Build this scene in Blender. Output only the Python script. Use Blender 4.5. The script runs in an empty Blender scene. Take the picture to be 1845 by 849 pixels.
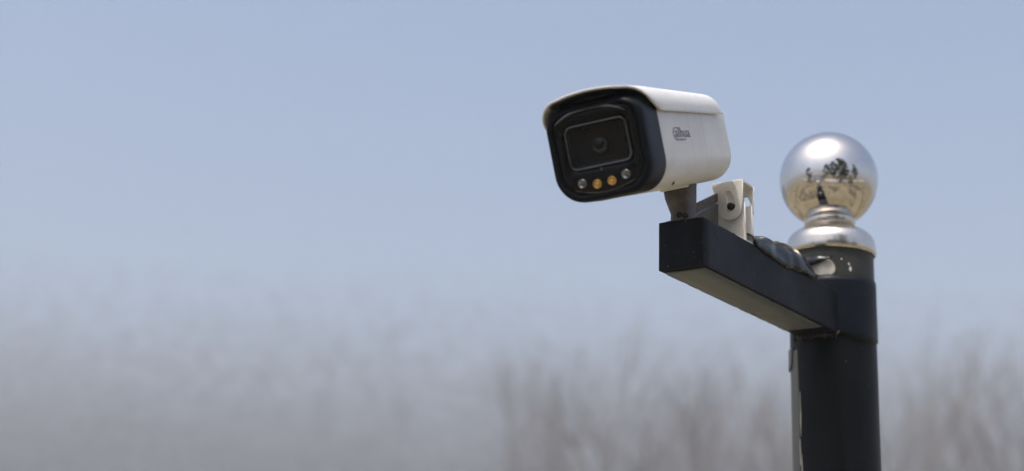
import bpy, bmesh, math, random
from mathutils import Vector, Matrix, noise

random.seed(7)
S = bpy.context.scene
COL = S.collection
rad = math.radians

# ------------------------------------------------------------------ camera
CAM = Vector((0, 0, 1.6))
PITCH, ROLL = rad(16.0), rad(1.7)
cd = bpy.data.cameras.new('view_camera')
cam = bpy.data.objects.new('view_camera', cd)
COL.objects.link(cam)
fw = Vector((0, math.cos(PITCH), math.sin(PITCH)))
dn = Vector((0, math.sin(PITCH), -math.cos(PITCH)))
rt = Vector((1, 0, 0))
r2 = rt * math.cos(ROLL) - dn * math.sin(ROLL)
d2 = rt * math.sin(ROLL) + dn * math.cos(ROLL)
M = Matrix((r2, -d2, -fw)).transposed().to_4x4()
M.translation = CAM
cam.matrix_world = M
cd.sensor_width = 36.0
cd.lens = 36.0 * 2800.0 / 1845.0
cd.clip_start = 0.05
cd.clip_end = 6000
cd.dof.use_dof = True
cd.dof.focus_distance = 1.17
cd.dof.aperture_fstop = 4.6
S.camera = cam

# ------------------------------------------------------------------ sky, sun, exposure
SUN_DIR = Vector((-0.20, -0.30, 0.93)).normalized()      # towards the sun
w = bpy.data.worlds.new('World')
S.world = w
w.use_nodes = True
wn = w.node_tree
wn.nodes.clear()
sky = wn.nodes.new('ShaderNodeTexSky')
sky.sky_type = 'NISHITA'
sky.sun_disc = False
sky.sun_elevation = math.asin(SUN_DIR.z)
sky.sun_rotation = math.atan2(SUN_DIR.x, SUN_DIR.y)
sky.altitude = 50
sky.air_density = 1.0
sky.dust_density = 6.0
sky.ozone_density = 0.4
bg = wn.nodes.new('ShaderNodeBackground')
bg.inputs['Strength'].default_value = 0.15
wo = wn.nodes.new('ShaderNodeOutputWorld')
wn.links.new(sky.outputs[0], bg.inputs[0])
wn.links.new(bg.outputs[0], wo.inputs[0])
ld = bpy.data.lights.new('sun', 'SUN')
ld.energy = 2.0
ld.angle = rad(0.6)
ld.color = (1.0, 0.96, 0.91)
sun = bpy.data.objects.new('sun', ld)
COL.objects.link(sun)
sun.rotation_euler = SUN_DIR.to_track_quat('Z', 'Y').to_euler()
sun.location = (0, 0, 30)
S.view_settings.view_transform = 'Standard'
S.view_settings.look = 'None'
S.view_settings.gamma = 1.0
S.view_settings.use_curve_mapping = False
S.view_settings.exposure = 0.65
S.cycles.use_denoising = True
S.cycles.max_bounces = 8
S.cycles.sample_clamp_indirect = 6.0


# ------------------------------------------------------------------ materials
class NT:
    def __init__(self, name):
        self.m = bpy.data.materials.new(name)
        self.m.use_nodes = True
        self.t = self.m.node_tree
        self.b = self.t.nodes['Principled BSDF']
        self.tc = self.t.nodes.new('ShaderNodeTexCoord')

    def n(self, kind, **kw):
        x = self.t.nodes.new(kind)
        for k, v in kw.items():
            if k in x.inputs:
                x.inputs[k].default_value = v
            else:
                setattr(x, k, v)
        return x

    def l(self, a, b):
        self.t.links.new(a, b)

    def noise(self, scale, detail=4, rough=0.55, mapping=None, dist=0.0):
        x = self.n('ShaderNodeTexNoise', Scale=scale, Detail=detail, Roughness=rough, Distortion=dist)
        src = self.tc.outputs['Object']
        if mapping:
            mp = self.n('ShaderNodeMapping')
            mp.inputs['Scale'].default_value = mapping
            self.l(src, mp.inputs[0])
            src = mp.outputs[0]
        self.l(src, x.inputs['Vector'])
        return x.outputs['Fac']

    def ramp(self, fac, stops):
        x = self.n('ShaderNodeValToRGB')
        e = x.color_ramp.elements
        while len(e) < len(stops):
            e.new(0.5)
        for q, (p, c) in zip(e, stops):
            q.position = p
            q.color = (*c, 1) if len(c) == 3 else c
        self.l(fac, x.inputs[0])
        return x.outputs[0]

    def mix(self, fac, a, b):
        x = self.n('ShaderNodeMix', data_type='RGBA')
        for sock, v in ((x.inputs[0], fac), (x.inputs[6], a), (x.inputs[7], b)):
            if hasattr(v, 'is_output'):
                self.l(v, sock)
            else:
                sock.default_value = v if isinstance(v, float) else (*v, 1)
        return x.outputs[2]

    def bump(self, fac, strength=0.2, dist=0.001):
        x = self.n('ShaderNodeBump', Strength=strength, Distance=dist)
        self.l(fac, x.inputs['Height'])
        self.l(x.outputs[0], self.b.inputs['Normal'])

    def set(self, **kw):
        for k, v in kw.items():
            i = self.b.inputs[k.replace('_', ' ')]
            if hasattr(v, 'is_output'):
                self.l(v, i)
            elif isinstance(v, tuple):
                i.default_value = (*v, 1)
            else:
                i.default_value = v
        return self


def g3(v):
    return (v, v, v)


def simple(name, col, rough, metal=0.0, var=0.25, scale=60, bump=0.0, spec=0.5):
    t = NT(name)
    t.b.inputs['Specular IOR Level'].default_value = spec
    f = t.noise(scale)
    lo = tuple(c * (1 - var) for c in col)
    hi = tuple(c * (1 + var) for c in col)
    t.set(Base_Color=t.ramp(f, [(0.3, lo), (0.7, hi)]), Metallic=metal,
          Roughness=t.ramp(t.noise(scale * 0.6), [(0.3, g3(rough * 0.8)), (0.75, g3(min(1, rough * 1.25)))]))
    if bump:
        t.bump(t.noise(scale * 8), bump)
    return t.m


def mk_white():
    t = NT('white_enamel')
    grime = t.noise(26, 6, 0.6, (1, 0.5, 1), 0.4)
    speck = t.noise(420, 2)
    c = t.ramp(grime, [(0.30, (0.60, 0.60, 0.59)), (0.55, (0.67, 0.675, 0.68)), (1.0, (0.70, 0.705, 0.71))])
    sp = t.ramp(speck, [(0.70, g3(0)), (0.76, g3(1))])
    c = t.mix(t.ramp(speck, [(0.72, g3(0.0)), (0.80, g3(0.35))]), c, (0.45, 0.41, 0.34))
    run = t.noise(1.0, 4, 0.6, (170, 130, 9))
    c = t.mix(t.ramp(run, [(0.55, g3(0)), (0.75, g3(0.28))]), c, (0.40, 0.385, 0.35))
    t.set(Base_Color=c, Roughness=t.ramp(grime, [(0.3, g3(0.5)), (0.7, g3(0.36))]))
    t.bump(t.noise(900, 2), 0.04, 0.0005)
    return t.m


def mk_dark_paint(name, base, dust, amount=0.5, rough=0.34, spec=0.5, worn=False):
    t = NT(name)
    t.b.inputs['Specular IOR Level'].default_value = spec
    a = t.noise(34, 7, 0.62, None, 0.6)
    b = t.noise(7, 3, 0.5)
    d = t.ramp(a, [(0.45, g3(0)), (0.80, g3(amount))])
    sp = t.noise(520, 2)
    c = t.mix(d, base, dust)
    c = t.mix(t.ramp(sp, [(0.735, g3(0)), (0.77, g3(0.75))]), c, (0.30, 0.30, 0.28))
    if worn:
        ge = t.n('ShaderNodeNewGeometry')
        e = t.ramp(ge.outputs['Pointiness'], [(0.53, g3(0)), (0.58, g3(1))])
        w2 = t.ramp(t.noise(60, 5, 0.7), [(0.42, g3(0)), (0.62, g3(0.6))])
        mm = t.n('ShaderNodeMath', operation='MULTIPLY')
        t.l(e, mm.inputs[0])
        t.l(w2, mm.inputs[1])
        c = t.mix(mm.outputs[0], c, (0.075, 0.055, 0.042))
        sm = t.ramp(t.noise(16, 6, 0.65, (1, 0.4, 2.2), 0.9), [(0.56, g3(0)), (0.74, g3(0.35))])
        c = t.mix(sm, c, (0.020, 0.026, 0.036))
    t.set(Base_Color=c, Roughness=t.ramp(b, [(0.3, g3(rough * 0.8)), (0.7, g3(rough * 1.35))]))
    t.bump(t.noise(260, 4), 0.10, 0.0008)
    return t.m


def mk_shaft():
    # dark gate paint, with a lighter grey band along one side of the post
    t = NT('post_paint')
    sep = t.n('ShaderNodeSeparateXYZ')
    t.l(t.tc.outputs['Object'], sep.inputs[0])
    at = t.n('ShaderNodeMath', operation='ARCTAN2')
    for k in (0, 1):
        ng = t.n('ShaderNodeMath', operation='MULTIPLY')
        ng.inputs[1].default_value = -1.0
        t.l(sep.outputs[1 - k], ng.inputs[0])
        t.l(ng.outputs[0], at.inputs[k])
    # angle measured from the band's centre line
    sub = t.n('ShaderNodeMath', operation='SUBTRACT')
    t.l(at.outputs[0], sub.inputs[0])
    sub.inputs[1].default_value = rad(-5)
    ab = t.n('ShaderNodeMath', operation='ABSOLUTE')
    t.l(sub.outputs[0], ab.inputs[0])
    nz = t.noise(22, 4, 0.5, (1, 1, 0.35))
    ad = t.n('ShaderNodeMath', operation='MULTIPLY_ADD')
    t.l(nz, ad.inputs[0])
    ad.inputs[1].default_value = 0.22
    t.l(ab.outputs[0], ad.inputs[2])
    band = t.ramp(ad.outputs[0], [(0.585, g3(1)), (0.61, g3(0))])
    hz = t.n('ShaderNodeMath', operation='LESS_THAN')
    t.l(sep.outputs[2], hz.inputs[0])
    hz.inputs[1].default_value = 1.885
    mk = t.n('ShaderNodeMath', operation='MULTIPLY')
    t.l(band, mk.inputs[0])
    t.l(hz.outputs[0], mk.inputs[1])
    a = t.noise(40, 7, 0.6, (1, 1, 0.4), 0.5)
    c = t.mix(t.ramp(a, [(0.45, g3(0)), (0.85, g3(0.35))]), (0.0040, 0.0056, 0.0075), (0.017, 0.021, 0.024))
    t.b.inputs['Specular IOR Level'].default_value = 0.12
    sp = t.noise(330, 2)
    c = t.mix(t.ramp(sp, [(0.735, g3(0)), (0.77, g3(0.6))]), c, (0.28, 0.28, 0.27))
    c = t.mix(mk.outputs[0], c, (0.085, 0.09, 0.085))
    du = t.n('ShaderNodeMath', operation='GREATER_THAN')      # dusty head of the post above the sleeve
    t.l(sep.outputs[2], du.inputs[0])
    du.inputs[1].default_value = 1.944
    dm = t.n('ShaderNodeMath', operation='MULTIPLY')
    t.l(du.outputs[0], dm.inputs[0])
    t.l(t.ramp(t.noise(50, 5, 0.6), [(0.3, g3(0.65)), (0.7, g3(1))]), dm.inputs[1])
    c = t.mix(dm.outputs[0], c, (0.050, 0.053, 0.051))
    t.set(Base_Color=c, Roughness=t.ramp(t.noise(9, 3), [(0.3, g3(0.36)), (0.7, g3(0.50))]))
    t.bump(t.noise(240, 4), 0.10, 0.0008)
    return t.m


def mk_steel(name='polished_steel', lo=0.05, hi=0.12, c0=(0.60, 0.58, 0.55), c1=(0.70, 0.69, 0.67)):
    t = NT(name)
    a = t.noise(30, 5, 0.6)
    b = t.noise(160, 3, 0.6, (1, 1, 6))
    t.set(Base_Color=t.ramp(a, [(0.3, c0), (0.7, c1)]), Metallic=1.0,
          Roughness=t.ramp(a, [(0.35, g3(lo)), (0.75, g3(hi))]))
    dent = t.n('ShaderNodeBump', Strength=0.10, Distance=0.0012)
    t.l(t.noise(38, 2, 0.5), dent.inputs['Height'])
    fine = t.n('ShaderNodeBump', Strength=0.04, Distance=0.0004)
    t.l(b, fine.inputs['Height'])
    t.l(dent.outputs[0], fine.inputs['Normal'])
    t.l(fine.outputs[0], t.b.inputs['Normal'])
    return t.m


def mk_film():
    t = NT('dark_blue_film')
    a = t.noise(70, 6, 0.6, None, 1.2)
    t.set(Base_Color=t.ramp(a, [(0.40, (0.0025, 0.005, 0.009)), (0.62, (0.004, 0.009, 0.014)), (0.80, (0.022, 0.032, 0.038))]),
          Roughness=t.ramp(a, [(0.4, g3(0.16)), (0.7, g3(0.30))]))
    t.b.inputs['Specular IOR Level'].default_value = 0.3
    t.bump(t.noise(60, 3, 0.5, None, 0.8), 0.2, 0.002)
    return t.m


def mk_ground():
    t = NT('dry_grass_ground')
    a = t.noise(0.35, 8, 0.65)
    b = t.noise(9, 6, 0.7)
    c1 = t.ramp(a, [(0.35, (0.17, 0.137, 0.080)), (0.5, (0.25, 0.21, 0.132)), (0.7, (0.31, 0.27, 0.19))])
    c = t.mix(t.ramp(b, [(0.35, g3(0.45)), (0.6, g3(0))]), c1, (0.13, 0.11, 0.055))
    c = t.mix(t.ramp(t.noise(0.55, 5, 0.6, None, 1.0), [(0.50, g3(0)), (0.60, g3(0.85))]), c, (0.06, 0.055, 0.035))
    t.set(Base_Color=c, Roughness=0.95)
    t.bump(b, 0.5, 0.05)
    return t.m


def mk_path():
    t = NT('pale_concrete')
    a = t.noise(1.2, 7, 0.65)
    t.set(Base_Color=t.ramp(a, [(0.3, (0.36, 0.35, 0.32)), (0.7, (0.48, 0.46, 0.43))]), Roughness=0.9)
    return t.m


def mk_leaf():
    t = NT('dark_leaf')
    a = t.noise(0.9, 5)
    t.set(Base_Color=t.ramp(a, [(0.3, (0.030, 0.045, 0.018)), (0.7, (0.085, 0.10, 0.040))]), Roughness=0.6)
    return t.m


MT = {
    'white': mk_white(),
    'bezel': mk_dark_paint('navy_plastic', (0.006, 0.008, 0.011), (0.014, 0.017, 0.022), 0.4, 0.42, 0.08),
    'gloss': simple('gloss_black_face', (0.0035, 0.0050, 0.0060), 0.09, 0, 0.2, 30, 0, 0.16),
    'trim': simple('glossy_black_trim', (0.032, 0.035, 0.038), 0.12, 0, 0.2, 80, 0, 1.0),
    'window': simple('smoked_window', (0.0055, 0.0070, 0.0080), 0.20, 0, 0.3, 90, 0, 0.18),
    'lens': simple('lens_glass', (0.002, 0.003, 0.004), 0.04, 0, 0.1, 50, 0, 0.25),
    'barrel': simple('lens_barrel', (0.014, 0.017, 0.020), 0.30, 0, 0.2, 90, 0, 0.25),
    'silver': simple('led_silver', (0.30, 0.30, 0.31), 0.28, 0.7, 0.2, 300),
    'amber': simple('led_amber', (0.52, 0.31, 0.10), 0.35, 0.2, 0.2, 300),
    'chip': simple('led_chip', (0.10, 0.09, 0.07), 0.4, 0, 0.3, 300),
    'ochre': simple('led_phosphor', (0.60, 0.42, 0.06), 0.45, 0, 0.2, 300),
    'ink': simple('logo_ink', (0.14, 0.155, 0.165), 0.5, 0, 0.25, 200),
    'arm': mk_dark_paint('arm_paint', (0.0055, 0.0065, 0.008), (0.014, 0.016, 0.019), 0.5, 0.45, 0.10),
    'armw': mk_dark_paint('worn_arm_paint', (0.0042, 0.0062, 0.0100), (0.016, 0.021, 0.029), 0.8, 0.45, 0.12, True),
    'under': mk_dark_paint('ground_sheen_underside', (0.085, 0.105, 0.118), (0.13, 0.15, 0.16), 0.6, 0.55, 0.5),  # grey carries the ground's reflection on dark paint
    'weld': simple('sooty_weld', (0.022, 0.021, 0.020), 0.6, 0.3, 0.5, 200, 0.4),
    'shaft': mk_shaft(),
    'sleeve': mk_dark_paint('sleeve_vinyl', (0.0036, 0.0064, 0.0115), (0.009, 0.014, 0.022), 0.5, 0.42, 0.16),
    'film': mk_film(),
    'steel': mk_steel(),
    'dull': mk_steel('dull_steel', 0.17, 0.32, (0.58, 0.54, 0.48), (0.70, 0.67, 0.62)),
    'bracket': simple('bracket_enamel', (0.70, 0.69, 0.65), 0.42, 0, 0.10, 90, 0.05),
    'zinc': simple('dull_zinc', (0.10, 0.095, 0.085), 0.5, 0.2, 0.2, 90, 0.1),
    'neck': simple('shaded_casting', (0.085, 0.075, 0.07), 0.55, 0.0, 0.25, 120, 0.15),  # base colour darkened for the shadow under the camera
    'hole': simple('dark_bolt', (0.012, 0.009, 0.008), 0.8, 0.0, 0.3, 200, 0.1),
    'putty': simple('grey_putty', (0.44, 0.43, 0.39), 0.7, 0, 0.18, 160, 0.3),
    'chipw': simple('bare_chip', (0.75, 0.75, 0.74), 0.4, 0.3, 0.1, 300),
    'bark': simple('grey_bark', (0.15, 0.14, 0.135), 0.9, 0, 0.3, 3),
    'twig': simple('pale_twig', (0.120, 0.108, 0.102), 0.9, 0, 0.25, 2),
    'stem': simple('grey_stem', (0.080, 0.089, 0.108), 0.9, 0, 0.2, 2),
    'ground': mk_ground(),
    'path': mk_path(),
    'leaf': mk_leaf(),
}


# ------------------------------------------------------------------ helpers
def tag(o, label=None, cat=None, group=None, kind=None):
    if label: o['label'] = label
    if cat: o['category'] = cat
    if group: o['group'] = group
    if kind: o['kind'] = kind
    return o


def empty(name, mat4):
    o = bpy.data.objects.new(name, None)
    o.empty_display_size = 0.02
    COL.objects.link(o)
    o.matrix_world = mat4
    return o


def mesh(name, verts, faces, mat, parent=None, smooth=True, bevel=0.0, seg=2, sharp=40):
    me = bpy.data.meshes.new(name)
    me.from_pydata([tuple(v) for v in verts], [], faces)
    bm = bmesh.new()
    bm.from_mesh(me)
    bmesh.ops.recalc_face_normals(bm, faces=bm.faces)
    bm.to_mesh(me)
    bm.free()
    if smooth:
        me.polygons.foreach_set('use_smooth', [True] * len(me.polygons))
        me.set_sharp_from_angle(angle=rad(sharp))
    me.materials.append(MT[mat] if isinstance(mat, str) else mat)
    o = bpy.data.objects.new(name, me)
    COL.objects.link(o)
    if parent: o.parent = parent
    if bevel:
        b = o.modifiers.new('edge', 'BEVEL')
        b.width = bevel
        b.segments = seg
        b.limit_method = 'ANGLE'
        b.angle_limit = rad(35)
    return o


def loft(rings, cap0=True, cap1=True, closed=True):
    v, f = [], []
    n = len(rings[0])
    for r in rings: v += r
    for i in range(len(rings) - 1):
        for j in range(n if closed else n - 1):
            k = (j + 1) % n
            f.append((i * n + j, i * n + k, (i + 1) * n + k, (i + 1) * n + j))
    if cap0: f.append(tuple(range(n)))
    if cap1: f.append(tuple(range((len(rings) - 1) * n, len(rings) * n)))
    return v, f


def rrect(W, H, rt_, rb, N=10):
    """rounded rectangle in x,z; rt_ = top corner radius, rb = bottom"""
    p = []
    for sx, sz, a0, r in ((1, 1, 0, rt_), (-1, 1, 90, rt_), (-1, -1, 180, rb), (1, -1, 270, rb)):
        for k in range(N + 1):
            t = rad(a0 + 90 * k / N)
            p.append((sx * (W / 2 - r) + r * math.cos(t), sz * (H / 2 - r) + r * math.sin(t)))
    return p


def lathe(profile, N=64, c=(0, 0, 0)):
    return loft([[(c[0] + r * math.cos(2 * math.pi * k / N), c[1] + r * math.sin(2 * math.pi * k / N), c[2] + z)
                  for k in range(N)] for r, z in profile])


def tube(pts, r, n=8, closed=False):
    """round bar along points"""
    pts = [Vector(p) for p in pts]
    rings = []
    m = len(pts)
    for i, p in enumerate(pts):
        a = pts[(i - 1) % m] if (closed or i > 0) else p
        b = pts[(i + 1) % m] if (closed or i < m - 1) else p
        t = (b - a).normalized()
        ref = Vector((0, 1, 0)) if abs(t.y) < 0.9 else Vector((0, 0, 1))
        x = t.cross(ref).normalized()
        y = x.cross(t)
        rr = r[i] if isinstance(r, (list, tuple)) else r
        rings.append([p + (x * math.cos(2 * math.pi * k / n) + y * math.sin(2 * math.pi * k / n)) * rr for k in range(n)])
    if closed:
        rings.append(rings[0])
        return loft(rings, False, False)
    return loft(rings)


def box(c, d):
    x, y, z = c
    a, b, e = d[0] / 2, d[1] / 2, d[2] / 2
    v = [(x + i * a, y + j * b, z + k * e) for i in (-1, 1) for j in (-1, 1) for k in (-1, 1)]
    return v, [(0, 1, 3, 2), (4, 6, 7, 5), (0, 4, 5, 1), (2, 3, 7, 6), (0, 2, 6, 4), (1, 5, 7, 3)]


def plate(name, outlines, thick, mat, parent, mat4, bevel=0.0):
    """flat plate with holes: outlines in its own plane, first the rim, then the holes"""
    cu = bpy.data.curves.new(name, 'CURVE')
    cu.dimensions = '2D'
    cu.fill_mode = 'BOTH'
    cu.extrude = thick / 2
    cu.bevel_depth = bevel
    for pts in outlines:
        s = cu.splines.new('POLY')
        s.points.add(len(pts) - 1)
        for q, p in zip(s.points, pts): q.co = (p[0], p[1], 0, 1)
        s.use_cyclic_u = True
    return curve_mesh(name, cu, mat, parent, mat4)


def curve_mesh(name, cu, mat, parent, mat4):
    tmp = bpy.data.objects.new('tmp', cu)
    COL.objects.link(tmp)
    dg = bpy.context.evaluated_depsgraph_get()
    dg.update()
    me = bpy.data.meshes.new_from_object(tmp.evaluated_get(dg))
    bpy.data.objects.remove(tmp)
    me.name = name
    me.materials.clear()
    me.materials.append(MT[mat])
    me.transform(mat4)
    o = bpy.data.objects.new(name, me)
    COL.objects.link(o)
    o.parent = parent
    return o


def basis(x, y, z, loc=(0, 0, 0)):
    m = Matrix((Vector(x), Vector(y), Vector(z))).transposed().to_4x4()
    m.translation = Vector(loc)
    return m


# ------------------------------------------------------------------ ground
GR = 2500
gv, gf = [], []
rs = [0, 4, 10, 25, 60, 150, 400, 1000, GR]
for i, r in enumerate(rs):
    for k in range(48):
        a = 2 * math.pi * k / 48
        gv.append((r * math.cos(a), r * math.sin(a), 0.0 if r < 5 else 0.12 * noise.noise(Vector((r * math.cos(a), r * math.sin(a), 3)) * 0.05)))
for i in range(len(rs) - 1):
    for k in range(48):
        q = (k + 1) % 48
        gf.append((i * 48 + k, i * 48 + q, (i + 1) * 48 + q, (i + 1) * 48 + k))
tag(mesh('ground', gv, gf, 'ground'), 'dry tan grass ground below the post', None, None, 'structure')
pv, pf = [], []
for i in range(41):
    x = -60 + 3 * i
    yc = -5.0 - 0.012 * x * x * 0.15
    pv += [(x, yc - 1.3, 0.16), (x, yc + 1.3, 0.16), (x, yc - 1.3, -0.2), (x, yc + 1.3, -0.2)]
for i in range(40):
    a = i * 4
    pf += [(a, a + 1, a + 5, a + 4), (a, a + 4, a + 6, a + 2), (a + 1, a + 3, a + 7, a + 5)]
tag(mesh('path', pv, pf, 'path', smooth=False), 'pale concrete path reflected in the steel ball', None, None, 'structure')

# ------------------------------------------------------------------ post
PX, PY = 0.2860, 1.3414
PR = 0.0375
PT = 1.6 + 0.3735
toCam = math.atan2(-PY, -PX)              # direction from post to viewer, in the ground plane
post = empty('post', Matrix.Translation((PX, PY, 0)))
tag(post, 'dark grey round metal post carrying the bracket arm', 'post')
prof = [(PR, -0.3)]
for i in range(40): prof.append((PR + 0.0002 * noise.noise(Vector((0, 0, i * 0.9))), 0.02 + (PT - 0.03) * i / 39))
prof += [(PR, PT + 0.004), (PR - 0.002, PT + 0.006)]
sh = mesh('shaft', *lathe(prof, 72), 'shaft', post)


def on_post(th, z, r=PR):
    """th degrees, positive to the viewer's right"""
    a = toCam + rad(th)
    return (r * math.cos(a), r * math.sin(a), z)


def post_patch(name, outline, mat, r0, parent, thick=0.0008, bulge=0.0):
    """sheet lying on the post; outline = list of (theta, z); filled as a fan"""
    ct = sum(p[0] for p in outline) / len(outline)
    cz = sum(p[1] for p in outline) / len(outline)
    v = []
    for k, s in enumerate((1.0, 0.97, 0.6, 0.25)):
        for t, z in outline:
            v.append(on_post(ct + (t - ct) * s, cz + (z - cz) * s, r0 + (0 if k == 0 else thick + bulge * (1 - s))))
    n = len(outline)
    f = []
    for i in range(3):
        for j in range(n):
            q = (j + 1) % n
            f.append((i * n + j, i * n + q, (i + 1) * n + q, (i + 1) * n + j))
    f.append(tuple(range(3 * n, 4 * n)))
    return mesh(name, v, f, mat, parent)


# dark vinyl sleeve wrapped round the post at the arm
sv, ns, nz = [], 48, 12
Z0, Z1 = 1.6 + 0.292, 1.6 + 0.347
srings = []
for i in range(nz + 1):
    ring = []
    for k in range(ns + 1):
        t = k / ns
        lean = 6 * (1 - i / nz)
        th = (-32 + lean) + (265 - lean) * t
        z = Z0 + (Z1 - Z0) * i / nz
        if i == 0: z += 0.009 * noise.noise(Vector((t * 5, 1, 0))) + 0.003 * noise.noise(Vector((t * 17, 1, 0)))
        if i == nz: z += 0.003 * noise.noise(Vector((t * 7, 4, 0)))
        r = PR + 0.0011 + 0.0005 * abs(noise.noise(Vector((t * 6, i * 0.35, 2)))) + (0.001 if k == 0 else 0)
        ring.append(Vector(on_post(th, z, r)))
    srings.append(ring)
v, f = loft(srings, False, False, closed=False)
sl = mesh('sleeve', v, f, 'sleeve', post)
so = sl.modifiers.new('thick', 'SOLIDIFY')
so.thickness = 0.0006
so.offset = -1
# grey putty patch, bare chip, small flap
pts = []
for k in range(20):
    a = 2 * math.pi * k / 20
    wob = 1 + 0.12 * noise.noise(Vector((math.cos(a) * 1.5, math.sin(a) * 1.5, 5)))
    ca, sa = math.cos(a), math.sin(a)
    pts.append((-12 + 17.5 * wob * math.copysign(abs(ca) ** 0.7, ca), 1.6 + 0.3548 + 0.0078 * wob * math.copysign(abs(sa) ** 0.8, sa) - 0.0022 * ca))
post_patch('putty_patch', pts, 'putty', PR, post, 0.0009, 0.001)
for (t, z, s) in ((26, 0.353, 1.0), (24, 0.3575, 0.55), (14, 0.3615, 0.4)):
    pts = []
    for k in range(9):
        a = 2 * math.pi * k / 9
        wob = random.uniform(0.7, 1.25) * s
        pts.append((t + 2.2 * wob * math.cos(a), 1.6 + z + 0.0026 * wob * math.sin(a)))
    post_patch('paint_chip', pts, 'chipw', PR, post, 0.0003)
for zc, hh, tt in ((1.828, 0.020, -51), (1.795, 0.012, -53), (1.770, 0.024, -50)):
    pts = []
    for k in range(16):
        a = 2 * math.pi * k / 16
        pts.append((tt + random.uniform(0.5, 1.3) * math.cos(a), zc + hh * math.sin(a)))
    post_patch('paint_chip', pts, 'putty', PR, post, 0.0003)
flap = [(-80, 1.887), (-66, 1.888), (-70, 1.872), (-84, 1.868)]
fo = post_patch('loose_flap', flap, 'under', PR + 0.0008, post, 0.0012)

# ------------------------------------------------------------------ ball finial
fin = empty('ball_finial', Matrix.Translation((PX, PY, PT)))
tag(fin, 'polished steel ball finial with collar capping the dark post', 'finial')
BR = 0.0441
BZ = 0.0720
prof = []
for i in range(49):
    a = -math.pi / 2 + math.pi * i / 48
    prof.append((max(1e-5, BR * math.cos(a)), BZ + BR * math.sin(a)))
mesh('ball', *lathe(prof, 96), 'steel', fin)
nk = []
for i in range(13):
    a = -math.pi / 2 + math.pi * i / 12
    nk.append((0.0185 + 0.0042 * math.cos(a), BZ - 0.0405 + 0.0055 * math.sin(a)))
mesh('neck_ring', *lathe([(0.012, nk[0][1])] + nk + [(0.012, nk[-1][1])], 80), 'dull', fin)
cp = [(0.0376, 0.0005), (0.0385, -0.0005), (0.0395, 0.0005), (0.0400, 0.0030), (0.0396, 0.0060)]
for i in range(1, 13):
    a = math.pi / 2 * i / 12
    cp.append((0.0205 + 0.0191 * math.cos(a), 0.0062 + 0.0185 * math.sin(a) ** 0.9))
cp += [(0.0205, 0.0262), (0.012, 0.0264)]
co = mesh('collar', *lathe(cp, 96), 'dull', fin)
co.rotation_euler = (rad(0.5), rad(1.3), 0)

# ------------------------------------------------------------------ support arm (square tube)
AYAW = rad(34.12)
AX = Vector((math.sin(AYAW), math.cos(AYAW), 0))      # from free end towards the post
SD = Vector((math.cos(AYAW), -math.sin(AYAW), 0))     # to the viewer's right
SS = 0.0372
A0 = Vector((0.1404, 1.0933, 1.6 + 0.2953)) - SD * SS / 2     # middle of the free end, bottom
arm = empty('support_arm', basis(SD, AX, (0, 0, 1), A0))
tag(arm, 'dark navy square tube arm projecting from the post towards the viewer', 'bracket arm')
AL = 0.287 - 0.030
hs = SS / 2
rings = []
NL = 26
sec0 = rrect(SS, SS, 0.0008, 0.0008, 3)
sec = []
for k, p in enumerate(sec0):
    sec.append(p)
    if k % 4 == 3:
        q = sec0[(k + 1) % len(sec0)]
        sec += [(p[0] + (q[0] - p[0]) * u, p[1] + (q[1] - p[1]) * u) for u in (0.05, 0.12, 0.35, 0.65, 0.88, 0.95)]
for i in range(NL + 1):
    y = AL * i / NL
    ring = []
    for (x, z) in sec:
        d = 0.0004 * noise.noise(Vector((x * 40, y * 35, z * 40)))
        ring.append((x * (1 + d * 8), y, z + hs + d))
    rings.append(ring)
rings = [[(x * q, -0.0006, (z - hs) * q + hs) for (x, y, z) in rings[0]] for q in (0.4, 0.8, 0.9, 0.97)] + rings
tb = mesh('square_tube', *loft(rings), 'armw', arm, sharp=50)
# underside sheet, ground reflection painted on as grey, ragged paint edge
uv_, uf = [], []
NU = 60
for i in range(NU + 1):
    y = 0.004 + (AL - 0.040) * i / NU
    e0 = -hs + 0.0016 + 0.0016 * max(0, noise.noise(Vector((y * 90, 0, 0)))) + (0.003 if 40 < i < 44 or 52 < i < 56 else 0)
    e1 = hs - 0.0014 - 0.001 * max(0, noise.noise(Vector((y * 70, 7, 0))))
    for x in (e0, e0 * 0.4, e1 * 0.4, e1):
        uv_.append((x, y, -0.0009 - 0.0003 * (abs(x) < 0.01)))
    if i:
        b = i * 4
        for j in range(3): uf.append((b - 4 + j, b - 3 + j, b + 1 + j, b + j))
un = mesh('ground_sheen_underside', uv_, uf, 'under', arm)
un['label'] = 'underside of the arm with ground reflection painted in as grey'
so = un.modifiers.new('thick', 'SOLIDIFY')
so.thickness = 0.0005
# weld bead under the joint
wv = []
bead = []
for k in range(19):
    t = -1 + 2 * k / 18
    x = hs * 0.98 * t
    yp = 0.287 - math.sqrt(max(0, PR ** 2 - x * x)) - 0.001
    bead.append((x, yp, -0.001 + 0.0008 * math.sin(k * 2.3)))
mesh('weld_bead', *tube(bead, [0.0026 + 0.0010 * math.sin(k * 2.9) + 0.0005 * math.sin(k * 1.1) for k in range(19)], 8), 'weld', arm)
# saddle where the arm meets the post
sd_r = []
for i in range(5):
    z = -0.0022 + (SS + 0.0040) * i / 4
    ring = []
    for k in range(25):
        th = -0.72 + 1.44 * k / 24
        ring.append((0.0384 * math.sin(th), 0.287 - 0.0384 * math.cos(th), z))
    sd_r.append(ring)
v, f = loft(sd_r, False, False, closed=False)
so = mesh('saddle_plate', v, f, 'arm', arm).modifiers.new('thick', 'SOLIDIFY')
so.thickness = 0.0016
so.offset = 1

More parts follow.
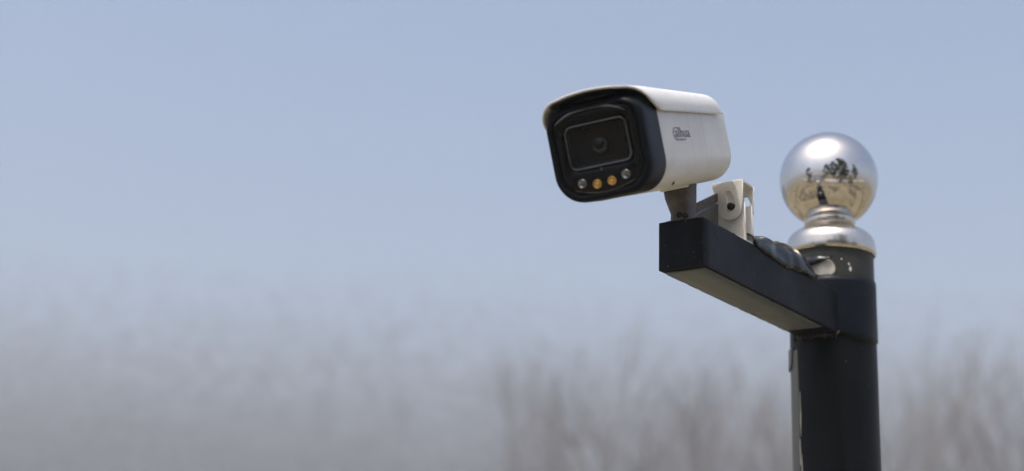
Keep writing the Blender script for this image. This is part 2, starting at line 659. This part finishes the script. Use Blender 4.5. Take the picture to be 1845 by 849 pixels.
# crumpled film over the arm and its tail on the post
film = empty('torn_film', basis(SD, AX, (0, 0, 1), A0 + Vector((0, 0, SS))))
tag(film, 'crumpled dark blue plastic film torn open over the arm by the post', 'plastic film')
rings = []
NF, NJ = 30, 28
for i in range(NF + 1):
    t = i / NF
    y = 0.088 + 0.118 * t
    top = (0.0105 + 0.0165 * t ** 0.8) * (1 - 0.75 * max(0, (t - 0.74) / 0.26) ** 1.5) + 0.0016 * noise.noise(Vector((t * 6, 0, 9)))
    drop = 0.001 + 0.0035 * math.sin(math.pi * min(1, t * 1.1)) ** 2 + 0.0012 * noise.noise(Vector((t * 11, 3, 3)))
    ring = []
    for j in range(NJ + 1):
        s = j / NJ
        a = math.pi * s
        x = (hs + 0.0018) * math.copysign(abs(math.cos(a)) ** 0.55, math.cos(a))
        z = -drop + (top + drop) * math.sin(a) ** 0.75
        wr = 0.0024 * noise.noise(Vector((t * 3.2 + s * 4, s * 3.0 - t * 2, 1))) - 0.0012 * max(0, 1 - abs(t - 0.30 - 0.35 * s) * 14) - 0.0010 * max(0, 1 - abs(t - 0.62 + 0.2 * s) * 16) + 0.0003 * noise.noise(Vector((t * 12 + s * 6, s * 5, 4)))
        yy = y + (0.004 * noise.noise(Vector((s * 6, 2, 0))) if i == 0 else 0)
        x2 = x + wr * math.cos(a)
        if z < 0.001: x2 = math.copysign(max(abs(x2), hs + 0.0009), x2)
        ring.append((x2, yy, z + max(-0.0005, wr) * math.sin(a)))
    rings.append(ring)
v, f = loft(rings, False, False, closed=False)
fs = mesh('sheet', v, f, 'film', film)
so = fs.modifiers.new('thick', 'SOLIDIFY')
so.thickness = 0.0006
tail = []
tf = []
NT_ = 14
inv = film.matrix_world.inverted()
for i in range(NT_ + 1):
    t = i / NT_
    th = -70 + 72 * t
    zt = 1.6 + 0.3665 - 0.0035 * t
    zb = 1.6 + 0.3665 - 0.0185 * (1 - t) ** 0.8 - 0.0035 * t - 0.0005
    for z, k in ((zt, 0), ((zt + zb) / 2, 1), (zb, 2)):
        p = on_post(th, z, PR + 0.0022 + (0.0028 if k == 2 else 0.0008) * (1 - 0.6 * t) + 0.0006 * math.sin(i * 1.9 + k))
        tail.append(inv @ Vector((p[0] + PX, p[1] + PY, p[2])))
    if i:
        b = i * 3
        for j in range(2): tf.append((b - 3 + j, b - 2 + j, b + 1 + j, b + j))
so = mesh('tail', tail, tf, 'film', film).modifiers.new('thick', 'SOLIDIFY')
so.thickness = 0.0006

# ------------------------------------------------------------------ mounting bracket
BT = A0 + Vector((0, 0, SS))
br = empty('mounting_bracket', basis(SD, AX, (0, 0, 1), BT))
tag(br, 'off-white slotted steel clevis bracket bolted on top of the arm', 'bracket')


def arc_pts(cx, cz, r, a0, a1, n=10):
    return [(cx + r * math.cos(rad(a0 + (a1 - a0) * k / n)), cz + r * math.sin(rad(a0 + (a1 - a0) * k / n))) for k in range(n + 1)]


def slot(cx, cz, r, h, n=6):
    """kidney shaped slot, its foot at cx,cz, leaning left going up"""
    o, i = [], []
    for k in range(13):
        t = k / 12
        z = cz + h * t
        bend = -0.0028 * t * t
        half = r * (1 - 0.35 * t)
        o.append((cx + bend + half, z))
        i.append((cx + bend - half, z))
    foot = arc_pts(cx, cz, r, 180, 360, 8)
    return foot + o[1:] + i[:0:-1]


YA, YB = 0.079, 0.099
rim = [(-0.0137, 0.0512), (-0.0068, 0.0310)] + arc_pts(0.0020, 0.0305, 0.0098, 195, 345, 12) + [(0.0122, 0.0335), (0.0128, 0.0512)]
for y in (YA, YB):
    m = basis((1, 0, 0), (0, 0, 1), (0, -1, 0), (0, y, 0))
    bx_ = 0.0030 if y == YA else 0.0086
    sl_ = slot(bx_, 0.0312, 0.0040 if y == YA else 0.0034, 0.0130)
    ck = plate('upper_cheek', [rim, sl_], 0.0016, 'bracket', br, m, 0.0003)
    lo = [(-0.0105, 0.0), (-0.0095, 0.0330), (0.0125, 0.0345), (0.0138, 0.0)]
    m2 = basis((1, 0, 0), (0, 0, 1), (0, -1, 0), (0, y + (0.0036 if y == YA else -0.0036), 0))
    plate('lower_cheek', [lo], 0.0016, 'bracket', br, m2, 0.0003)
    bo = mesh('bolt', *lathe([(0.0001, 0.0024), (0.0018, 0.0022), (0.0027, 0.0014), (0.0029, 0.0004), (0.0029, -0.004)], 20), 'hole', br)
    bo.matrix_local = Matrix.Translation((bx_, y - 0.001, 0.0312)) @ Matrix.Rotation(rad(90), 4, 'X')
# bridge over both cheeks with rounded far corner
brg = []
for k in range(10):
    a = rad(90 * k / 9)
    brg.append((YB + 0.0008 - 0.006 + 0.006 * math.sin(a), 0.0512 - 0.006 + 0.006 * math.cos(a) + 0.0012))
prof_o = [(YA - 0.0008, 0.0500), (YA - 0.0008, 0.0524)] + brg + [(YB + 0.0008, 0.044), (YB - 0.0006, 0.044), (YB - 0.0006, 0.0500)]
rings = [[(x, y, z) for (y, z) in prof_o] for x in (-0.0139, 0.0130)]
mesh('bridge', *loft(rings), 'bracket', br, bevel=0.0004)
mesh('base_foot', *box((0.001, (YA + YB) / 2 - 0.004, 0.0012), (0.030, 0.040, 0.0024)), 'bracket', br, bevel=0.0006)
for x, y in ((-0.010, YA - 0.016), (0.011, YA - 0.016)):
    b = mesh('foot_screw', *lathe([(0.0001, 0.0020), (0.0020, 0.0018), (0.0030, 0.0006), (0.0030, -0.001)], 16), 'zinc', br)
    b.location = (x, y, 0.0024)
# link bar from the clevis down to the neck foot
pA, pB = Vector((-0.0100, YA + 0.0015, 0.0410)), Vector((-0.0080, 0.036, 0.0190))
bar = []
for p in (pA, pB):
    bar.append([p + Vector((sx * 0.0016, 0, sz * 0.0038)) for sx, sz in ((-1, -1), (1, -1), (1, 1), (-1, 1))])
mesh('link_bar', *loft(bar), 'neck', br, bevel=0.0005)
bar = []
for y, hgt in ((YA - 0.001, 0.0335), (0.040, 0.0125)):
    bar.append([Vector((-0.0110 + sx * 0.0035, y, 0.002 + sz * hgt)) for sx, sz in ((-1, 0), (1, 0), (1, 1), (-1, 1))])
mesh('wedge_block', *loft(bar), 'zinc', br, bevel=0.0008)

# ------------------------------------------------------------------ security camera
HX, HY, HZ = Vector((0.8963, -0.4339, 0.0910)), Vector((0.3848, 0.8633, 0.3266)), Vector((-0.2203, -0.2577, 0.9408))
HO = Vector((0.0547, 0.9734, 1.9422))
sc = empty('security_camera', basis(HX, HY, HZ, HO))
tag(sc, 'white bullet security camera with black glass face and sun visor', 'camera')
W, H = 0.069, 0.066
RT, RB = 0.017, 0.0195


BELLY = 1.055


def ringat(y, k=1.0, dx=0.0, N=10):
    return [(x * k + math.copysign(dx, x), y, z * k * (1 if z > 0 else BELLY) + math.copysign(dx, z)) for x, z in rrect(W, H, RT, RB, N)]


def inset(y, d, N=10):
    return [(x, y, z if z > 0 else z * BELLY) for x, z in rrect(W - 2 * d, H - 2 * d, max(0.002, RT - d), max(0.002, RB - d), N)]


TAP = 0.94


def tk(y): return 1 - (1 - TAP) * (y - 0.034) / 0.18


rings = [ringat(0.0335, 0.97), ringat(0.0335, 0.992), ringat(0.0345, 1.0)]
for i in range(1, 10): rings.append(ringat(0.0345 + 0.176 * i / 9, tk(0.0345 + 0.176 * i / 9)))
for y, k in ((0.215, 0.925), (0.2190, 0.895), (0.2220, 0.85), (0.2240, 0.79), (0.2250, 0.69)): rings.append(ringat(y, k))
ho = mesh('housing', *loft(rings), 'white', sc, sharp=60)
# seam groove ring behind bezel
rings = [ringat(0.0330, 1.0, -0.0004), ringat(0.0080, 1.002, 0.0002), ringat(0.0030, 1.0, 0.0), inset(0.0012, 0.0006), inset(0.0003, 0.0016),
         inset(0.0, 0.0030), inset(0.0006, 0.0042), inset(0.0022, 0.0050), inset(0.0040, 0.0054)]


def brow(ring, y1=0.016, amt=0.0042):
    out_ = []
    for x, y, z in ring:
        k = max(0.0, 1 - max(0.0, y) / y1) * max(0.0, z / (H / 2)) ** 2
        out_.append((x, y, z - amt * k))
    return out_


rings = rings[:1] + [ringat(0.016, 1.0025, 0.0002)] + rings[1:]
mesh('front_bezel', *loft([brow(r) for r in rings], True, False), 'bezel', sc, sharp=60)
# dark gasket between bezel and housing
mesh('gasket', *loft([ringat(0.0325, 0.985), ringat(0.0340, 0.985)]), 'hole', sc)
# glossy face, dished towards the window
WZ = 0.0019
WW, WH = 0.0435, 0.0290


def blend(y, s):
    """ring between the face rim (s=0) and the window rim (s=1)"""
    o = [(x, z if z > 0 else z * BELLY) for x, z in rrect(W - 0.0100, H - 0.0100, RT - 0.005, RB - 0.005)]
    i = rrect(WW + 0.003, WH + 0.003, 0.0062, 0.0062)
    return [(a[0] * (1 - s) + b[0] * s, y, a[1] * (1 - s) + (b[1] + WZ) * s) for a, b in zip(o, i)]


rings = [blend(0.0022, 0), blend(0.0016, 0.10), blend(0.0014, 0.30), blend(0.0018, 0.55), blend(0.0026, 0.85), blend(0.0030, 1.0), blend(0.0052, 1.08)]
fp = mesh('face_panel', *loft([brow(r, 0.016, 0.0046) if i < 3 else r for i, r in enumerate(rings)], False, False), 'gloss', sc, sharp=60)
# window trim, window, lens
wt = [(x, 0.0026, z + WZ) for x, z in rrect(WW, WH, 0.0050, 0.0050, 8)]
mesh('window_trim', *tube(wt, 0.00065, 8, True), 'trim', sc)
wi = mesh('lens_window', *loft([[(x, 0.0050, z + WZ) for x, z in rrect(WW + 0.0004, WH + 0.0004, 0.005, 0.005, 8)],
                                [(x * 0.86, 0.0062, z * 0.84 + WZ) for x, z in rrect(WW, WH, 0.004, 0.004, 8)]], False, True), 'window', sc, sharp=20)
inn = [(x * 0.86, 0.0058, z * 0.84 + WZ) for x, z in rrect(WW, WH, 0.004, 0.004, 8)]
mesh('inner_rim', *tube(inn, 0.00022, 6, True), 'barrel', wi)
rotf = Matrix.Rotation(rad(90), 4, 'X')      # lathe axis z -> -y (towards viewer)


def front(name, prof, x, z, y, mat, parent, n=40):
    v, f = lathe(prof, n)
    o = mesh(name, [(Matrix.Translation((x, y, z)) @ rotf) @ Vector(p) for p in v], f, mat, parent)
    return o


le = front('lens', [(0.0060, 0.0), (0.0060, 0.0010), (0.0056, 0.0014), (0.0050, 0.0013), (0.0046, 0.0006)], 0, 0.0011, 0.0061, 'barrel', sc)
front('lens_ring', [(0.0045, 0.0002), (0.0044, 0.0009), (0.0037, 0.0010), (0.0034, 0.0004)], 0, 0.0011, 0.0060, 'trim', le)
front('lens_glass', [(0.0034, 0.0002), (0.0028, 0.0009), (0.0018, 0.0013), (0.0008, 0.0015), (0.00005, 0.00155)], 0, 0.0011, 0.0060, 'lens', le)
# brow ridge over the window
bp = []
for k in range(25):
    t = k / 24
    x = -0.0272 + 0.0505 * t
    z = 0.0192 + 0.0066 * (1 - abs(2 * (t - 0.5)) ** 2.6) + 0.0006
    bp.append((x, 0.0014, z))
mesh('brow_ridge', *tube(bp, [0.0005 + 0.0008 * math.sin(math.pi * k / 24) ** 0.5 for k in range(25)], 8), 'trim', sc)
# light bar with four lamps
bar_o = []
for k in range(17):
    t = -1 + 2 * k / 16
    bar_o.append((0.0215 * t, -0.0215 - 0.0045 * (1 - t * t)))
out = [(x, z + 0.0048) for x, z in bar_o] + [(x, z - 0.0044) for x, z in reversed(bar_o)]
lb = plate('light_bar', [out], 0.0010, 'lens', sc, basis((1, 0, 0), (0, 0, 1), (0, -1, 0), (0, 0.0016, 0)), 0.0)
rim_pts = [(x, 0.0007, z - 0.0044) for x, z in bar_o]
mesh('bar_lip', *tube(rim_pts, 0.00045, 6), 'trim', lb)
for x, z, am in ((-0.0155, -0.0222, 0), (-0.0051, -0.0243, 1), (0.0054, -0.0241, 1), (0.0158, -0.0217, 0)):
    L_ = front('lamp', [(0.0030, 0.0), (0.0030, 0.0008), (0.0027, 0.0011), (0.0023, 0.0006), (0.0017, 0.0002), (0.0011, 0.0001)], x, z, 0.0010, 'amber' if am else 'silver', sc, 28)
    L_['label'] = 'amber lamp under the lens window' if am else 'clear silvery lamp under the lens window'
    front('lamp_chip', [(0.0013, 0.0), (0.0012, 0.0006), (0.0007, 0.0010), (0.00005, 0.0011)], x, z, 0.0009, 'ochre' if am else 'chip', L_, 16)
front('sensor_dot', [(0.0012, 0), (0.0010, 0.0006), (0.00005, 0.0008)], -0.0005, -0.0152, 0.0020, 'trim', sc, 14)

# sun visor
half = []
NVS = 40
VX, VZ = W / 2 + 0.0022, H / 2 + 0.0046
for k in range(NVS + 1):
    s = -1 + 2 * k / NVS
    a = abs(s)
    if a < 0.60:                                   # gently arched roof
        t = a / 0.60
        x = VX * 0.62 * t
        z = VZ - 0.0022 * t ** 2
    elif a < 0.86:                                 # shoulder
        t = (a - 0.60) / 0.26
        x = VX * (0.62 + 0.38 * math.sin(t * math.pi / 2))
        z = VZ - 0.0022 - 0.0130 * (1 - math.cos(t * math.pi / 2))
    else:                                          # skirt
        t = (a - 0.86) / 0.14
        x = VX
        z = VZ - 0.0152 - 0.0055 * t
    half.append((x if s > 0 else -(x - 0.0012), z, a))
rings = []
NVY = 14
for i in range(NVY + 1):
    t = i / NVY
    ring = []
    for x, z, a in half:
        b = max(0.0, (a - 0.45) / 0.55)
        y0 = -0.0045 + (0.040 if x > 0 else 0.012) * b ** 1.6
        y1 = 0.176 + 0.028 * b ** 1.3
        y = y0 + (y1 - y0) * t
        k = tk(max(0.03, y)) if y > 0.034 else 1.0
        ring.append((x * k, y, z * (1 - (1 - k) * 1.2)))
    rings.append(ring)
v, f = loft(rings, False, False, closed=False)
vi = mesh('sun_visor', v, f, 'white', sc, sharp=70)
so = vi.modifiers.new('thick', 'SOLIDIFY')
so.thickness = 0.0016
so.offset = 0
be = vi.modifiers.new('edge', 'BEVEL')
be.width = 0.0005
be.segments = 2
be.limit_method = 'ANGLE'
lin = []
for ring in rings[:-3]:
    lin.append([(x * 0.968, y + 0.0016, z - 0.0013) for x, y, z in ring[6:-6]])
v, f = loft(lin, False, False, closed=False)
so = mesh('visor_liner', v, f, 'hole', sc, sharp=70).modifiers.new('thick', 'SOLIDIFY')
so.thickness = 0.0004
# rail that carries the visor, seen dark below its front lip
rings = []
for y in (0.006, 0.165):
    rings.append([(x, y, z) for x, z in ((-0.018, H / 2 - 0.001), (0.018, H / 2 - 0.001), (0.016, VZ - 0.0030), (-0.016, VZ - 0.0030))])
mesh('visor_rail', *loft(rings), 'bezel', sc)

# side lettering
SXX = W / 2


def side_mat(y, z):
    k = tk(y)
    sl2 = -(1 - TAP) / 0.18 * SXX
    ty = Vector((sl2, 1, 0)).normalized()
    nrm = ty.cross(Vector((0, 0, 1)))
    return basis(ty, (0, 0, 1), nrm, (SXX * k + 0.00022, y, z))


def lettering(name, body, size, y, z, sx, parent, bold=0.0):
    cu = bpy.data.curves.new(name, 'FONT')
    cu.body = body
    cu.size = size
    cu.extrude = 0.00006
    cu.offset = bold
    cu.space_character = 1.06
    return curve_mesh(name, cu, 'ink', parent, side_mat(y, z) @ Matrix.Diagonal((sx, 1, 1, 1)))


lettering('logo_letters', 'alhua', 0.0102, 0.0668, -0.0012, 1.70, ho, 0.00010)
lettering('logo_small_print', 'TECHNOLOGY', 0.0017, 0.0700, -0.0036, 1.9, ho)
arc = []
for k in range(33):
    a = rad(62 + 230 * k / 32)
    arc.append((0.0088 * math.cos(a), 0.0047 * math.sin(a) + 0.0000))
inner = [(x * 0.89 + 0.0003, z * 0.86) for x, z in reversed(arc)]
plate('logo_arc', [arc + inner], 0.00012, 'ink', ho, side_mat(0.0712, 0.0012))

# underside: mounting pad, seam, screw, neck
pad = [[(x * 1.0, 0.165 + yy, z) for x, yy in rrect(0.022, 0.036, 0.006, 0.006, 5)] for z in (-0.0300, -0.0350)]
mesh('mounting_pad', *loft(pad), 'bracket', sc, bevel=0.0008)
scr = mesh('underside_screw', *lathe([(0.0001, 0.0008), (0.0012, 0.0007), (0.0016, 0.0)], 12), 'hole', sc)
scr.matrix_local = Matrix.Translation((0.0262, 0.066, -0.0322)) @ Matrix.Rotation(rad(135), 4, 'Y')

# neck joint, standing on the arm
nb = A0 + AX * 0.0165 - SD * 0.0068 + Vector((0, 0, SS))
nk_ = empty('pivot_neck', basis(SD, AX, (0, 0, 1), nb))
tag(nk_, 'grey pivot neck with shade put into its colour, between the camera body and the arm end', 'camera mount')
rings = []
for z, rx, ry, ox in ((0.0, 0.0088, 0.0088, 0), (0.0040, 0.0088, 0.0088, 0), (0.0090, 0.0086, 0.0086, 0.0), (0.0150, 0.0098, 0.0095, -0.0010),
                      (0.0220, 0.0112, 0.0105, -0.0022), (0.0300, 0.0118, 0.0110, -0.0028), (0.0340, 0.0118, 0.0110, -0.0028)):
    rings.append([(ox + rx * math.copysign(abs(math.cos(2 * math.pi * k / 40)) ** 0.7, math.cos(2 * math.pi * k / 40)),
                   ry * math.copysign(abs(math.sin(2 * math.pi * k / 40)) ** 0.7, math.sin(2 * math.pi * k / 40)), z) for k in range(40)])
mesh('neck_body', *loft(rings), 'neck', nk_, bevel=0.0004)
mesh('foot_plate', *loft([[(x, yy, z) for x, yy in rrect(0.0215, 0.024, 0.004, 0.004, 4)] for z in (0.0, 0.0022)]), 'neck', nk_, bevel=0.0005)
for x, z, r in ((0.0010, 0.0068, 0.0024), (0.0056, 0.0058, 0.0020)):
    b = mesh('socket_hole', *lathe([(r * 0.05, 0.0008), (r * 0.8, 0.0008), (r, 0.0006), (r * 1.05, -0.002)], 16), 'hole', nk_)
    b.matrix_local = Matrix.Translation((x, -0.0082, z)) @ Matrix.Rotation(rad(90), 4, 'X')

# ------------------------------------------------------------------ trees


def limb(V, F, p0, p1, r0, r1, n=4, bend=0.0, seg=3):
    d = p1 - p0
    x = d.orthogonal().normalized()
    y = d.cross(x).normalized()
    off = (x * random.uniform(-1, 1) + y * random.uniform(-1, 1)) * bend * d.length
    last = None
    for i in range(seg + 1):
        t = i / seg
        p = p0 + d * t + off * math.sin(math.pi * t)
        r = r0 + (r1 - r0) * t
        b = len(V)
        for k in range(n):
            a = 2 * math.pi * k / n
            V.append(p + (x * math.cos(a) + y * math.sin(a)) * r)
        if last is not None:
            for k in range(n):
                q = (k + 1) % n
                F.append((last + k, last + q, b + q, b + k))
        last = b
    return p1


def grow(V, F, p, d, length, r, depth, spread):
    e = p + d * length
    limb(V, F, p, e, r, r * 0.68, 5 if depth > 3 else 3, 0.06, 3 if depth > 2 else 2)
    if depth == 0: return
    nchild = 3 if depth > 1 else 2
    for k in range(nchild):
        t = 1.0 if k == 0 else random.uniform(0.35, 0.95)
        ax = d.orthogonal().normalized()
        ax.rotate(Matrix.Rotation(random.uniform(0, 2 * math.pi), 3, d))
        ang = spread * (0.35 if k == 0 else random.uniform(0.7, 1.25))
        nd = d.copy()
        nd.rotate(Matrix.Rotation(ang, 3, ax))
        nd = (nd + Vector((0, 0, 0.10))).normalized()
        grow(V, F, p + d * length * t, nd, length * random.uniform(0.62, 0.84), r * (0.66 if k == 0 else random.uniform(0.42, 0.58)), depth - 1, spread)


def bare_tree(x, y, h, r, spread, label, lean=(0, 0)):
    t = empty('bare_tree', Matrix.Translation((x, y, -0.05)))
    tag(t, label, 'tree', 'bare trees out of focus behind the post')
    V, F = [], []
    th = h * 0.30
    top = Vector((lean[0], lean[1], th))
    limb(V, F, Vector((0, 0, -0.2)), top, r, r * 0.8, 9, 0.02, 6)
    mesh('trunk', V, F, 'bark', t)
    V, F = [], []
    d0 = Vector((lean[0] * 0.3, lean[1] * 0.3, 1)).normalized()
    for k in range(3):
        d = d0.copy()
        a = 2 * math.pi * (k + random.random() * 0.6) / 3
        d.rotate(Matrix.Rotation(spread * random.uniform(0.6, 1.1), 3, Vector((math.cos(a), math.sin(a), 0))))
        grow(V, F, top - Vector((0, 0, 0.15 * k * th * 0.2)), d, h * random.uniform(0.24, 0.30), r * 0.66, 5, spread)
    mesh('crown', V, F, 'twig', t, smooth=False)
    return t


TR = [
    (1.6, 44.0, 9.9, 0.20, 0.46, 'faint bare tree at the left end of the blurred row'),
    (4.2, 40.0, 9.3, 0.21, 0.46, 'blurred bare tree below the camera face, second from the left'),
    (6.8, 44.0, 10.2, 0.23, 0.48, 'blurred bare tree under the arm end, third from the left'),
    (8.7, 40.0, 9.0, 0.20, 0.50, 'blurred bare tree whose crown runs behind the dark post'),
    (12.1, 42.0, 10.2, 0.23, 0.47, 'blurred bare tree just right of the dark post'),
    (14.9, 40.0, 9.8, 0.22, 0.48, 'blurred bare tree at the right edge of the picture'),
]
for x, y, h, r, sp, lab in TR:
    bare_tree(x, y, h, r, sp, lab)

# made-up thicket: thin bare stems, sparser upwards, standing in for a grey fade
V, F = [], []
import numpy as np
rng = np.random.default_rng(11)
NTW = 370000
ty = rng.uniform(75, 110, NTW)
tx = rng.uniform(-48, 50, NTW) * ty / 60
tz = (5.5 + 11.8 * (1 - rng.random(NTW) ** (1 / 2.9))) * ty / 60
dirs = rng.normal(size=(NTW, 3)) * np.array([1.0, 0.5, 0.8])
dirs[:, 2] = np.abs(dirs[:, 2]) + 0.15
dirs /= np.linalg.norm(dirs, axis=1)[:, None]
base = np.stack([tx, ty, tz], 1)
tipp = base + dirs * rng.uniform(0.5, 1.2, NTW)[:, None]
sidev = np.cross(dirs, rng.normal(size=(NTW, 3)))
sidev /= np.linalg.norm(sidev, axis=1)[:, None]
side2 = np.cross(dirs, sidev)
rw = rng.uniform(0.011, 0.020, NTW)[:, None]
tv = np.stack([base + sidev * rw, base + (-0.5 * sidev + 0.866 * side2) * rw, base + (-0.5 * sidev - 0.866 * side2) * rw, tipp], 1).reshape(-1, 3)
tfc = (np.arange(NTW)[:, None, None] * 4 + np.array([[0, 1, 3], [1, 2, 3], [2, 0, 3]])[None]).reshape(-1, 3)
for k in range(420):
    y = random.uniform(70, 100)
    x = random.uniform(-48, 50) * y / 60
    limb(V, F, Vector((x, y, -0.2)), Vector((x + random.uniform(-0.6, 0.6), y, random.uniform(7, 12))), 0.10, 0.04, 5, 0.03, 3)
nb0 = len(tv)
tri = []
for q in F: tri += [(q[0], q[1], q[2]), (q[0], q[2], q[3])]
allv = np.concatenate([tv, np.array([tuple(p) for p in V])]).astype(np.float32)
allt = np.concatenate([tfc, np.array(tri) + nb0]).astype(np.int32)
tm = bpy.data.meshes.new('added_thicket')
tm.vertices.add(len(allv))
tm.vertices.foreach_set('co', allv.ravel())
tm.loops.add(allt.size)
tm.loops.foreach_set('vertex_index', allt.ravel())
tm.polygons.add(len(allt))
tm.polygons.foreach_set('loop_start', np.arange(0, allt.size, 3, dtype=np.int32))
tm.update(calc_edges=True)
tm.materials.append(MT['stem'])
thk = bpy.data.objects.new('added_thicket', tm)
COL.objects.link(thk)
tag(thk, 'added thicket of bare stems standing in for a grey fade along the bottom of the picture', 'thicket', None, 'stuff')


# trees behind the viewer, seen mirrored in the steel ball
def leafy_tree(x, y, h, label, low=0.28, wide=0.20, name='leafy_tree', cat='tree'):
    t = empty(name, Matrix.Translation((x, y, -0.05)))
    tag(t, label, cat, cat + 's mirrored in the steel ball')
    V, F = [], []
    limb(V, F, Vector((0, 0, -0.2)), Vector((0.2, 0, h * 0.8)), h * 0.022, h * 0.008, 8, 0.02, 6)
    clumps = []
    for k in range(22):
        z = h * random.uniform(low, 1.0)
        rr = h * wide * math.sin(math.pi * min(1, (z / h - low + 0.10) / (1.12 - low))) ** 0.7 + 0.1
        a = random.uniform(0, 6.28)
        q = rr * math.sqrt(random.random())
        c = Vector((q * math.cos(a), q * math.sin(a), z))
        clumps.append((c, h * random.uniform(0.035, 0.075)))
        limb(V, F, Vector((0.1, 0, max(h * 0.15, z - h * 0.15))), c, h * 0.006, h * 0.002, 4, 0.05, 3)
    mesh('trunk', V, F, 'bark', t)
    V, F = [], []
    for c, rr in clumps:
        for q in range(130):
            p = c + Vector((random.gauss(0, 1), random.gauss(0, 1), random.gauss(0, 0.8))) * rr * 0.75
            nrm = Vector((random.gauss(0, 1), random.gauss(0, 1), random.gauss(0, 1))).normalized()
            x_ = nrm.orthogonal().normalized() * h * 0.012
            y_ = nrm.cross(x_) * 1.5
            b = len(V)
            V += [p - x_ - y_, p + x_ - y_, p + x_ + y_, p - x_ + y_]
            F.append((b, b + 1, b + 2, b + 3))
    mesh('crown', V, F, 'leaf', t, smooth=False)


for x, y, h, lab in ((-3.0, -10.5, 6.5, 'dark tree mirrored left of centre in the steel ball'),
                     (0.2, -11, 8.0, 'dark tree mirrored at the centre of the steel ball'),
                     (3.2, -9.5, 9.8, 'tallest dark tree mirrored just right of centre in the steel ball'),
                     (6.2, -10, 8.6, 'dark tree mirrored well right of centre in the steel ball'),
                     (10.5, -7, 7.0, 'dark tree mirrored near the right rim of the steel ball'),
                     (-9.5, -5, 5.2, 'low dark tree mirrored at the left rim of the steel ball')):
    leafy_tree(x, y, h, lab, 0.16, 0.24)
for x, y, h, lab in ((-2.6, -4.6, 1.7, 'dark shrub mirrored low left of centre in the steel ball'),
                     (1.9, -4.2, 2.1, 'dark shrub mirrored low right of centre in the steel ball'),
                     (4.6, -3.4, 1.9, 'dark shrub mirrored low near the right rim of the steel ball'),
                     (-5.5, -2.6, 1.6, 'dark shrub mirrored low near the left rim of the steel ball')):
    leafy_tree(x, y, h, lab, 0.10, 0.50, 'shrub', 'shrub')

# ------------------------------------------------------------------ haze
hz = mesh('haze', *box((0, 0, 11.9), (5200, 5200, 26.2)), 'ground', smooth=False)
hm = bpy.data.materials.new('haze_air')
hm.use_nodes = True
hm.node_tree.nodes.clear()
ho_ = hm.node_tree.nodes.new('ShaderNodeOutputMaterial')
hv = hm.node_tree.nodes.new('ShaderNodeVolumePrincipled')
hv.inputs['Color'].default_value = (0.70, 0.735, 0.785, 1)
hv.inputs['Density'].default_value = 0.0080
hv.inputs['Anisotropy'].default_value = 0.0
hm.node_tree.links.new(hv.outputs[0], ho_.inputs['Volume'])
hz.data.materials.clear()
hz.data.materials.append(hm)
tag(hz, 'thin pale haze filling the air', 'haze', None, 'stuff')
